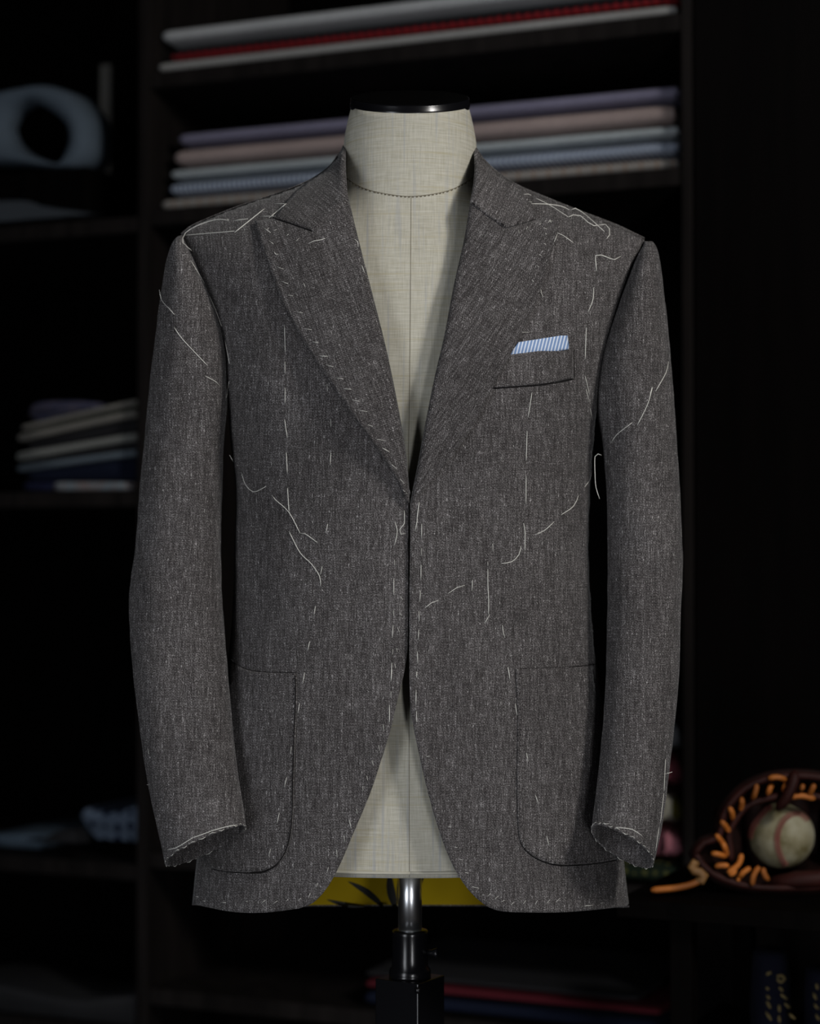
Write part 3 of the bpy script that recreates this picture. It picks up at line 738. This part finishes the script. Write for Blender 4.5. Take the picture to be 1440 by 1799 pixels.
# sleeves: rows of (Lx, Ly, Rx, Ry, Yc, half depth, bow)
SLV_L = [(312,415,320,413,-.012,.012),(304,424,324,422,-.012,.030),(297,440,333,440,-.018,.044),(290,470,350,474,-.020,.055),(279,540,378,540,-.021,.062),(269,620,396,610,-.018,.065),(260,700,400,694,-.012,.064),
         (252,790,393,780,-.004,.061),(244,870,390,866,-.008,.058),(238,960,388,955,-.013,.056),(227,1045,390,1045,-.020,.055),(229,1125,396,1130,-.032,.053),(237,1215,403,1210,-.048,.051),(248,1300,410,1290,-.064,.049),
         (259,1375,419,1365,-.079,.047),(273,1440,427,1415,-.091,.045),(284,1490,431,1442,-.099,.043),(290,1516,432,1453,-.103,.042)]
SLV_R = [(1146,424,1131,424,-.012,.012),(1153,434,1129,432,-.012,.030),(1158,452,1120,448,-.018,.044),(1162,480,1104,484,-.020,.055),(1170,545,1078,552,-.021,.062),(1177,620,1052,630,-.018,.065),(1183,690,1044,700,-.012,.064),
         (1189,780,1058,780,-.004,.061),(1194,860,1065,860,-.008,.058),(1198,950,1067,950,-.013,.056),(1199,1005,1067,1020,-.018,.055),(1195,1090,1066,1100,-.029,.053),(1193,1180,1064,1187,-.044,.051),(1186,1262,1059,1270,-.060,.049),
         (1176,1350,1052,1345,-.075,.047),(1166,1430,1044,1412,-.089,.045),(1156,1485,1040,1444,-.098,.043),(1148,1514,1038,1456,-.103,.042)]
def sleeve(tab, bowf, bowb, uvo, seed):
    rings = []; uvs = []; n = len(tab)
    def col(k): return [t[k] for t in tab]
    def cm(k, s):
        i = min(int(s), n-2); t = s-i; c = col(k)
        p0 = c[i-1] if i > 0 else 2*c[0]-c[1]; p1, p2 = c[i], c[i+1]; p3 = c[i+2] if i+2 < n else 2*c[-1]-c[-2]
        return .5*(2*p1+(p2-p0)*t+(2*p0-5*p1+4*p2-p3)*t*t+(3*p1-p0-3*p2+p3)*t**3)
    rows = []; s = 0
    while s < n-1: rows.append(s); s += .12
    rows.append(n-1)
    rightside = tab[5][0] > 720
    M_ = 84
    for s in rows:
        lx, ly, rx, ry, yc, hd = (cm(k, s) for k in range(6))
        bw = max(0, (s-(n-3.2))/2.2)**1.5; ring = []
        for k in range(M_):
            a = 2*PI*k/M_; c, sn = math.cos(a), math.sin(a)
            cc_ = math.copysign(abs(c)**.92, c); ss = math.copysign(abs(sn)**.88, sn)
            t = .5+.5*cc_           # 0 at outer edge, 1 at inner edge
            px = lx+(rx-lx)*t; py = ly+(ry-ly)*t
            front = ss > 0
            py += bw*(-bowf*ss if front else -bowb*ss)
            if s > n-1.6: py += noise.noise(Vector((a*2.3, seed, 0)))*1.6*(s-(n-1.6))
            Y = yc-ss*hd
            # soft drape folds
            amp = .0016+(.0032 if rightside and px > 1120 else .0020)*math.exp(-((py-(980 if rightside else 1060))/150)**2)
            Y += amp*noise.noise(Vector((px/45+seed, py/38+px/70*(1 if rightside else -1), seed)))*(1 if front else .5)
            Y += .002*noise.noise(Vector((px/60, py/240, seed+5)))
            px += 0.9*noise.noise(Vector((py/30, a, seed+9)))*(1 if abs(c) > .9 else 0)*min(1, s/3)
            ring.append(P(px, py, Y)); uvs.append((px*.00056+uvo+(.4 if not front else 0), -py*.00056))
        rings.append(ring)
    v, f = loft(rings, True, True, False)
    a, b, c = v[f[200][0]], v[f[200][1]], v[f[200][2]]
    ctr = sum((Vector(q) for q in rings[2]), Vector())/M_
    i = f[M_*20]; nn = (v[i[1]]-v[i[0]]).cross(v[i[2]]-v[i[0]]); ctr = sum(rings[20], Vector())/M_
    if nn.dot(v[i[0]]-ctr) < 0: f = [tuple(reversed(q)) for q in f]
    o = mesh_obj('sleeve', v, f, TW, jk, uvs); solidify(o, .0022); SURF.append((v, f)); return o, rings
slL, rL = sleeve(SLV_L, 15, 17, 5, 1.7)
slR, rR = sleeve(SLV_R, 24, 26, 8, 4.1)

# ------------------------------------------------------------------ threads
av, af = [], []
for vv, ff in SURF:
    b = len(av); av += [tuple(q) for q in vv]; af += [tuple(b+i for i in q) for q in ff]
JB = BVHTree.FromPolygons(av, af)
def lay(pts, lift, dens=7):
    out = []; last = -.05
    cc_ = catmull(pts, dens)
    for p in cc_:
        h = hit(JB, p.x, p.y, lift)
        if h is None or h.y > .03: h = P(p.x, p.y, last)
        last = h.y; out.append(h)
    return out
Z = {1: (260,160,460/1440), 2: (700,160,520/1440), 3: (200,680,520/1440), 4: (700,680,520/1440), 5: (200,1150,520/1440), 6: (680,1150,540/1440)}
ST = {1: '440,710 400,705 340,715 260,745 205,780 190,810 192,835 240,878*|200,793 475,770|475,778 638,648*|470,712 548,703|625,688 700,688|665,698 760,618*|695,618 752,620|235,932 310,1057|338,1130 370,1200 404,1294|423,1372 448,1500|445,1598 430,1688|62,1092 75,1150 115,1195 145,1230|143,1298 190,1365 328,1511|315,1567 375,1600 398,1625|750,1285 754,1435|752,1488 753,1553|753,1632 753,1718|635,752 674,778|656,760 664,752|694,766 706,761|762,795 773,786|815,824 831,808|880,840 910,825 950,818 975,810|665,822 690,842|692,882 700,896 717,898|708,966 745,980|737,1047 770,1060|768,1121 797,1127|820,1214 850,1220|860,1306 898,1313|905,1380 937,1383|944,1456 989,1459|978,1504 1017,1517|1032,1577 1073,1583|1080,1638 1118,1639|855,1055 864,1078|1138,815 1153,830 1155,856|1175,958 1190,1000|983,1608 986,1650|430,697 445,712',
 3: '830,158 843,247|838,318 843,418|844,490 852,610|1055,155 1055,192|1054,320 1051,380|1040,665 1030,710|563,332 580,362 603,382|620,415 640,475 678,510 715,497 740,483|768,525 785,548 850,608 905,710|905,712 930,714 990,757|852,703 905,805 960,860 1000,920 1005,968|1013,872 1004,912|980,1065 974,1105|952,1237 942,1282|1120,8 1155,11|1158,62 1195,70|1195,113 1233,120|1235,183 1260,192|1280,254 1318,260|1306,296 1340,316|1350,376 1378,400|1393,448 1412,470|1407,502 1428,520|1367,657 1378,700 1372,740 1364,770|1412,600 1412,665 1390,692 1395,716 1420,712|1364,840 1366,866|1361,930 1361,1012|1360,1085 1360,1115|1358,1158 1354,1220|1357,1275 1355,1300|1352,1340 1347,1430|1375,1270 1378,1290|1395,1020 1405,1035|1390,1100 1400,1112|1380,1170 1388,1190|1365,1345 1370,1368',
 5: '927,88 918,142|903,238 894,285|863,447 859,485|840,597 829,645|804,770 793,822|762,945 753,980|1352,72 1347,130|1348,180 1346,208|1340,245 1340,330|1310,340 1312,372|1288,440 1292,467|1255,515 1262,540|1180,750 1184,773|1145,805 1153,845|1118,880 1123,910|1083,950 1086,985|1043,1035 1036,1062|990,1112 985,1130|955,1160 945,1185|735,1195 718,1210|795,1198 775,1212|848,1190 838,1200|910,1185 895,1197|640,1200 650,1202|395,1175 410,1180|430,1196 443,1200|520,1205 545,1207|165,455 170,485|247,951 300,941 350,912 385,890|375,894 440,871 480,856|465,860 560,834 600,829|158,632 168,634|1210,640 1212,662|1230,590 1234,612',
 2: '610,503 630,501 645,507|632,537 650,541|645,548 720,550 790,560 830,578*|665,520 730,552 825,612|828,612 850,602 885,607 920,638 950,655 975,652*|835,578 860,570 890,588 930,620 1000,683*|975,652 1005,648 1025,670 1025,700 1013,717*|600,1173 636,1174|583,675 586,690|621,672 628,659|686,650 692,642|735,625 742,640|730,632 748,632|738,625 728,640|705,665 722,672|712,690 720,698|757,733 772,695|772,690 800,702 850,738|705,740 717,747|683,795 695,802|675,850 684,857|650,920 658,928|692,965 694,985 702,1002|948,955 946,1010 922,1075|913,1150 907,1305|908,1388 930,1485|963,875 958,800 985,798 1050,820 1080,804*|1312,1315 1300,1370 1250,1460|1232,1442 1220,1492|488,1258 496,1268',
 4: '648,28 630,147|625,213 620,358|620,433 619,568|608,662 615,710 614,795|595,772 585,815 550,850 500,858|756,655 710,697 665,718|875,528 850,580 790,622|940,405 930,450 905,485|1235,0 1210,85 1160,187|1137,172 1060,232 1035,270|987,332 970,325 955,338 955,420 960,490 978,545|457,762 459,798|434,850 434,870|434,885 434,960 438,1040 437,1105|443,1107 418,1150|360,938 356,993|322,964 285,975 240,1005|195,1036 160,1050 128,1075|505,1158 510,1200 517,1218|532,1362 542,1425|100,560 88,650*|92,640 80,700|112,665 112,735|111,785 110,820|109,865 108,935|106,990 103,1045|98,1090 100,1138|98,1180 95,1230|90,1285 94,1345|90,1385 88,1415|140,20 137,85|113,185 103,245|90,325 82,380|73,462 67,510|912,10 926,70|932,105 942,160|313,280 316,290|558,283 560,290|498,343 501,347|672,1048 675,1054',
 6: '137,80 137,105|135,165 134,235|137,265 137,318|565,60 573,105|600,230 608,285|652,460 660,500|694,658 708,700|747,850 757,893|185,478 198,476|287,806 300,808|317,902 328,904|340,960 352,962|365,1020 380,1025|398,1087 430,1095|485,1118 473,1130|522,1130 505,1145|550,1150 535,1158|593,1160 580,1172|648,1152 638,1168|703,1152 693,1170|762,1148 748,1165|808,1142 790,1160|925,1177 965,1174|1010,1163 1000,1165|975,800 1040,792|1050,806 1110,813 1150,820 1195,850|1303,490 1296,640|1295,650 1279,790|1273,810 1256,920|1298,558 1315,556 1335,550'}
nst = 0
for zi, s in ST.items():
    ox, oy, k = Z[zi]
    for item in s.split('|'):
        thick = item.endswith('*'); item = item.rstrip('*')
        pts = [tuple(float(c) for c in q.split(',')) for q in item.split()]
        pts = [(ox+x*k, oy+y*k) for x, y in pts]
        q = lay(pts, .0007 if thick else .0004)
        tube('basting_stitch', q, .00046 if thick else .00036, THREAD, jk, 5); nst += 1
# whip stitches on the raw cuff edges
for rings_ in (rL, rR):
    last = rings_[-1]; prev = rings_[-3]; M_ = len(last)
    for k in range(0, M_, 3):
        a = last[k]+Vector((0, -.0008 if k < M_/2 else .0008, -.0004)); b = last[(k+2) % M_]+Vector((0, -.0006 if k < M_/2 else -.0016, .0006))
        c = a.lerp(b, .5)+Vector((0, 0, -.0010 if k % 2 else .0008))
        tube('cuff_stitch', [a, c, b], .00033, THREAD, jk, 4)
# pick stitches in dark thread; seam shadows as dark tubes round pockets and edges
def pick(line, off, name='pick_stitching', gap=2, ln=1.6, mat=DTHREAD_SHADE, r=.00030):
    cc_ = catmull(line, ln); vv, ff = [], []
    for i in range(0, len(cc_)-1, gap):
        a, b = cc_[i], cc_[i+1]; d = (b-a).normalized(); n_ = Vector((-d.y, d.x))*off
        p, q = hit(JB, a.x+n_.x, a.y+n_.y, .0003), hit(JB, b.x+n_.x, b.y+n_.y, .0003)
        if p and q: tube_data([p, q], r, 4, False, vv, ff)
    if vv: tag(mesh_obj(name, vv, ff, mat, jk), kind='stuff')
pick(pocR[1]+pocR[2][1:], -4, gap=4, ln=2.2); pick(pocL[1]+pocL[2][1:], 4, gap=4, ln=2.2)
def seam_shade(line, r=.0005, off=(0, 0), mat=DTHREAD_SHADE, lift=.0001):  # dark tube laid along an edge in place of its shade
    cc_ = catmull(line, 5); q = [hit(JB, p.x+off[0], p.y+off[1], lift) for p in cc_]; q = [x for x in q if x is not None]
    tube('seam_shade', q, r, mat, jk, 5)
seam_shade(pocR[1]+pocR[2][1:], .0007, (-.8, .8)); seam_shade(pocL[1], .0005, (-.9, -.3), lift=.0003); seam_shade([(490,1515),(466,1530),(440,1533),(400,1531),(372,1526)], .0006, (.5, .8))
seam_shade([(1046,1168),(1000,1173),(907,1176)], .0004, (0,-1)); seam_shade([(866,682),(953,675.5),(1008,665.5)], .0006, (0,.5)); seam_shade([(1008,610),(1009,664)], .0004)
seam_shade([(825,353),(858,378),(889,398)], .0005); seam_shade([(483,382.5),(515,393),(549,405)], .0007, (0,1.5)); seam_shade([(889,399),(918,391.5),(945,383)], .0006, (0,.5))
seam_shade([(398,1158),(420,1171),(450,1180),(519,1183)], .0003, (0,-1))

# ------------------------------------------------------------------ side table with glove, ball, laces
TY = .34                                             # depth of the ball
ztop = P(1300, 1576, .28).z
tabl = empty('side_table', (.46, .33, 0), YAW); tag(tabl, 'near-black two-tier side table under the baseball glove at the right', 'table')
TBM = wood('ebony_table', (.0018,.0013,.0011), .8, .04)
box('table_top', -.185, .30, -.15, .17, ztop-.02, ztop, TBM, tabl)
zlow = P(1380, 1840, .3).z
box('lower_shelf', -.15, .28, -.13, .15, zlow-.02, zlow, TBM, tabl)
for sx in (-.13, .255):
    for sy in (-.13, .125): box('leg', sx, sx+.025, sy, sy+.025, 0, ztop-.02, TBM, tabl)
gl_o = empty('baseball_glove', (P(1350,1560,TY).x, TY, ztop)); tag(gl_o, 'dark brown baseball glove with orange lacing lying open on the side table', 'baseball glove')
LTH = leather('maroon_leather', (.014,.005,.004), .7, .15); LTH2 = leather('red_brown_leather', (.034,.008,.006), .6, .2)
LACE = leather('orange_lace', (.46,.14,.02), .55); LACE2 = leather('tan_lace', (.34,.17,.055), .55)
gpoly = [[(1220,1500),(1236,1480),(1262,1470),(1270,1432),(1290,1402),(1320,1378),(1370,1364),(1440,1366),(1500,1388),(1524,1450),(1510,1530),(1450,1556),(1390,1560),(1330,1559),(1280,1548),(1240,1526),(1220,1500)]]
gline = catmull(gpoly[0], 10)
def gdepth(px, py):
    d = distline(px, py, gline); t = min(1, d/70); return TY-.045+.095*math.sin(t*PI/2)**1.0
_S = SURF; SURF = []
shell = patch('palm', gpoly, gdepth, LTH, gl_o, 7, None, .008)
gv, gf = SURF[0]; SURF = _S
rimpts = [P(p.x, p.y, TY-.045) for p in gline]
tube('rim_welt', rimpts, .0042, LTH2, gl_o, 8, False)
irim = [(1284,1513),(1282,1489),(1280,1464),(1293,1438),(1311,1416),(1333,1407),(1360,1400),(1387,1398),(1440,1400),(1490,1420)]
ir = [P(p.x, p.y, TY-.038) for p in catmull(irim, 8)]
tube('finger_welt', ir, .0040, LTH2, gl_o, 8)
# finger stalls behind the rim
for i, (ax, ay, bx, by) in enumerate(((1300,1540,1262,1420),(1340,1552,1318,1372),(1400,1555,1400,1358),(1460,1550,1480,1380))):
    q = [P(ax+(bx-ax)*t, ay+(by-ay)*t, TY+.035-.045*t) for t in (0,.25,.5,.75,1)]
    tube('finger_stall', q, [.012,.014,.0145,.0135,.009], LTH, gl_o, 14)
o = tube('heel_pad', [P(1350,1549,TY-.035), P(1400,1546,TY-.045), P(1460,1543,TY-.045), P(1500,1540,TY-.035)], .010, LTH2, gl_o, 12)
vv, ff = [], []
for line, r in ((ir, .0050), (rimpts, .0055)): tube_data(line, r, 8, False, vv, ff)
b = len(vv); gv2 = vv+list(gv); gf2 = ff+[tuple(b+i for i in q) for q in gf]
GB = BVHTree.FromPolygons([tuple(q) for q in gv2], gf2)
GL = '1030,305 1090,292 1150,305 1185,325|1180,330 1150,410|1060,345 1045,385 1025,435|940,350 930,410 905,470|820,455 825,500 810,560|720,530 745,570 750,630|655,640 690,675 725,730|615,745 660,800 690,850 705,920|580,895 650,905 700,925|610,1000 660,990 720,995|820,900 800,980 710,1050|890,1010 830,1050 790,1110|960,1000 915,1070 905,1150|990,1010 1000,1070 1035,1110|1310,350 1290,400|1400,350 1370,400 1360,440|1210,455 1290,440 1400,465|770,1010 760,1060 720,1060'
for it in GL.split('|'):
    pts = [tuple(float(c) for c in q.split(',')) for q in it.split()]; pts = [(1120+x*.2222, 1300+y*.2222) for x, y in pts]
    q = []; last = TY-.045
    for p in catmull(pts, 4):
        h = hit(GB, p.x, p.y, .002)
        if h is None or h.y > TY-.025: h = P(p.x, p.y, TY-.052)
        q.append(h)
    for _ in range(2):
        q = [q[0]]+[(q[i-1]+q[i]*2+q[i+1])/4 for i in range(1, len(q)-1)]+[q[-1]]
    tube('lace', q, .0032, LACE, gl_o, 8)
strap = [P(1120+x*.2222, 1300+y*.2222, Y) for x, y, Y in ((1240,250,TY-.05),(1230,330,TY-.055),(1200,410,TY-.056),(1160,480,TY-.052),(1105,545,TY-.046))]
tube('web_strap', catmull(strap, .006), .0062, LTH2, gl_o, 10)
for it, r, m in (('480,985 445,972 425,1000 450,1035 490,1045 525,1075 505,1112 455,1112', .0052, LACE2), ('500,1105 430,1140 330,1165 220,1178 105,1187', .0038, LACE)):
    pts = [tuple(float(c) for c in q.split(',')) for q in it.split()]
    q = [P(1120+x*.2222, 1300+y*.2222, TY-.055) for x, y in pts]
    q = [Vector((a.x, a.y, max(a.z, ztop+r*.9))) for a in q]
    tube('lace_end', catmull(q, .005), r, m, gl_o, 10)
# ball
bc = P(1372, 1467, TY); br = 57.5*(TY+2)/FPX
me = bpy.data.meshes.new('baseball'); bm = bmesh.new(); bmesh.ops.create_uvsphere(bm, u_segments=48, v_segments=32, radius=br); bm.to_mesh(me); bm.free()
ballm, _nt, _b = newmat('worn_ball_leather', .65, .25)
_tc = N(_nt, 'ShaderNodeTexCoord').outputs['Object']; _n = noise_tex(_nt, _tc, 1, 1, 4, 38)
_nt.links.new(ramp(_nt, _n, [(.32, (.15,.125,.055)), (.5, (.30,.27,.17)), (.7, (.40,.375,.27))]), _b.inputs['Base Color']); bump(_nt, _b, noise_tex(_nt, _tc, 1, 1, 3, 300), .15, .0005)
me.materials.append(ballm)
ball = link('baseball', me, ballm); ball.location = bc; PM['baseball'] = Matrix.Translation(bc)
tag(ball, 'worn off-white baseball with red stitching held in the brown glove', 'baseball')
RED, _, _ = newmat('red_stitch', .7, .2, (.30,.085,.075))
def onball(px, py, lift=.0003):
    d = ray(px, py).normalized(); oc = CAM-bc; b_ = oc.dot(d); c_ = oc.dot(oc)-(br+lift)**2; disc = b_*b_-c_
    if disc < 0:
        q = CAM+d*(-b_); return bc+(q-bc).normalized()*(br+lift)
    return CAM+d*(-b_-math.sqrt(disc))
sv, sf = [], []
for arc in ([(1421,1443),(1411,1432),(1400,1428),(1388,1431),(1375,1442),(1367,1458),(1364,1476),(1366,1492),(1372,1508),(1380,1522)], [(1356,1413),(1341,1426),(1328,1443),(1319,1458),(1315,1474)]):
    cc_ = catmull(arc, 2.6)
    for sgn in (0,): tube_data([onball(p.x, p.y, .0001) for p in cc_], .0004, 5, True, sv, sf)
    for i in range(1, len(cc_)-1):
        d = (cc_[i+1]-cc_[i-1]).normalized(); n_ = Vector((-d.y, d.x))
        for s in (-1, 1):
            a = cc_[i]+n_*s*.6; b_ = cc_[i]+n_*s*5.6+d*2.4
            tube_data([onball(a.x, a.y), onball((a.x+b_.x)/2, (a.y+b_.y)/2, .0006), onball(b_.x, b_.y)], .0005, 5, False, sv, sf)
mesh_obj('red_stitching', sv, sf, RED, ball)
# navy pouches with gold cord on the lower tier
def pouch(x0, x1, ytop, seed, label, cords):
    Y = .30; a = P(x0, ytop, Y); b = P(x1, ytop, Y); cx_ = (a.x+b.x)/2; hw = (b.x-a.x)/2; h = a.z-zlow
    rings = []
    for i in range(22):
        t = i/21; s = (.92+.10*math.sin(PI*t)-.10*t)*(1 if 0 < t < 1 else .8); hd = (.045*(1-.45*t))*(1 if 0 < t < 1 else .8)
        rings.append([Vector((cx_+math.copysign(abs(math.cos(q))**.7, math.cos(q))*hw*s+.001*noise.noise(Vector((q*2, t*5, seed))), Y+.045+math.sin(q)*hd, zlow+.001+h*t)) for q in [2*PI*k/36 for k in range(36)]])
    v, f = loft(rings, True, True, True); o = mesh_obj('drawstring_pouch', v, f, cloth('navy_felt', (.003,.0035,.010)))
    pb = BVHTree.FromPolygons([tuple(q) for q in v], f); recenter(o); tag(o, label, 'pouch', None)
    for cset in cords:
        for (x0_, y0_, x1_, y1_) in cset:
            q = [hit(pb, x0_+(x1_-x0_)*t, y0_+(y1_-y0_)*t, .001, Y-.01) for t in (0,.5,1)]
            tube('gold_cord', q, .0019, MATS['gold'], o, 8)
MATS['gold'] = cloth('dull_gold_cord', (.16,.12,.05))
def zc(s): return [tuple((1140 if i % 2 == 0 else 1580)+float(c)*.2083 for i, c in enumerate(q.split(','))) for q in s.split()]
pouch(1330, 1400, 1682, 2, 'navy pouch with two rows of gold twisted cord under the table, left one',
      [zc('990,640,1010,615 1010,615,1030,625 985,740,1010,765 990,810,1020,840 990,860,1025,920 985,950,1030,1020 1080,655,1095,640 1095,640,1140,650 1140,650,1135,690 1135,690,1100,700 1100,700,1080,665 1095,740,1130,775 1110,800,1165,845 1145,880,1195,925 1175,960,1230,1010 1095,890,1100,950 1095,980,1100,1040')])
pouch(1424, 1500, 1715, 5, 'second navy pouch with gold cord, cut off by the right frame edge', [zc('1410,710,1420,760 1385,790,1410,845 1390,880,1425,925 1405,970,1435,1020')])
print('stitches', nst, 'objects', len(bpy.data.objects))
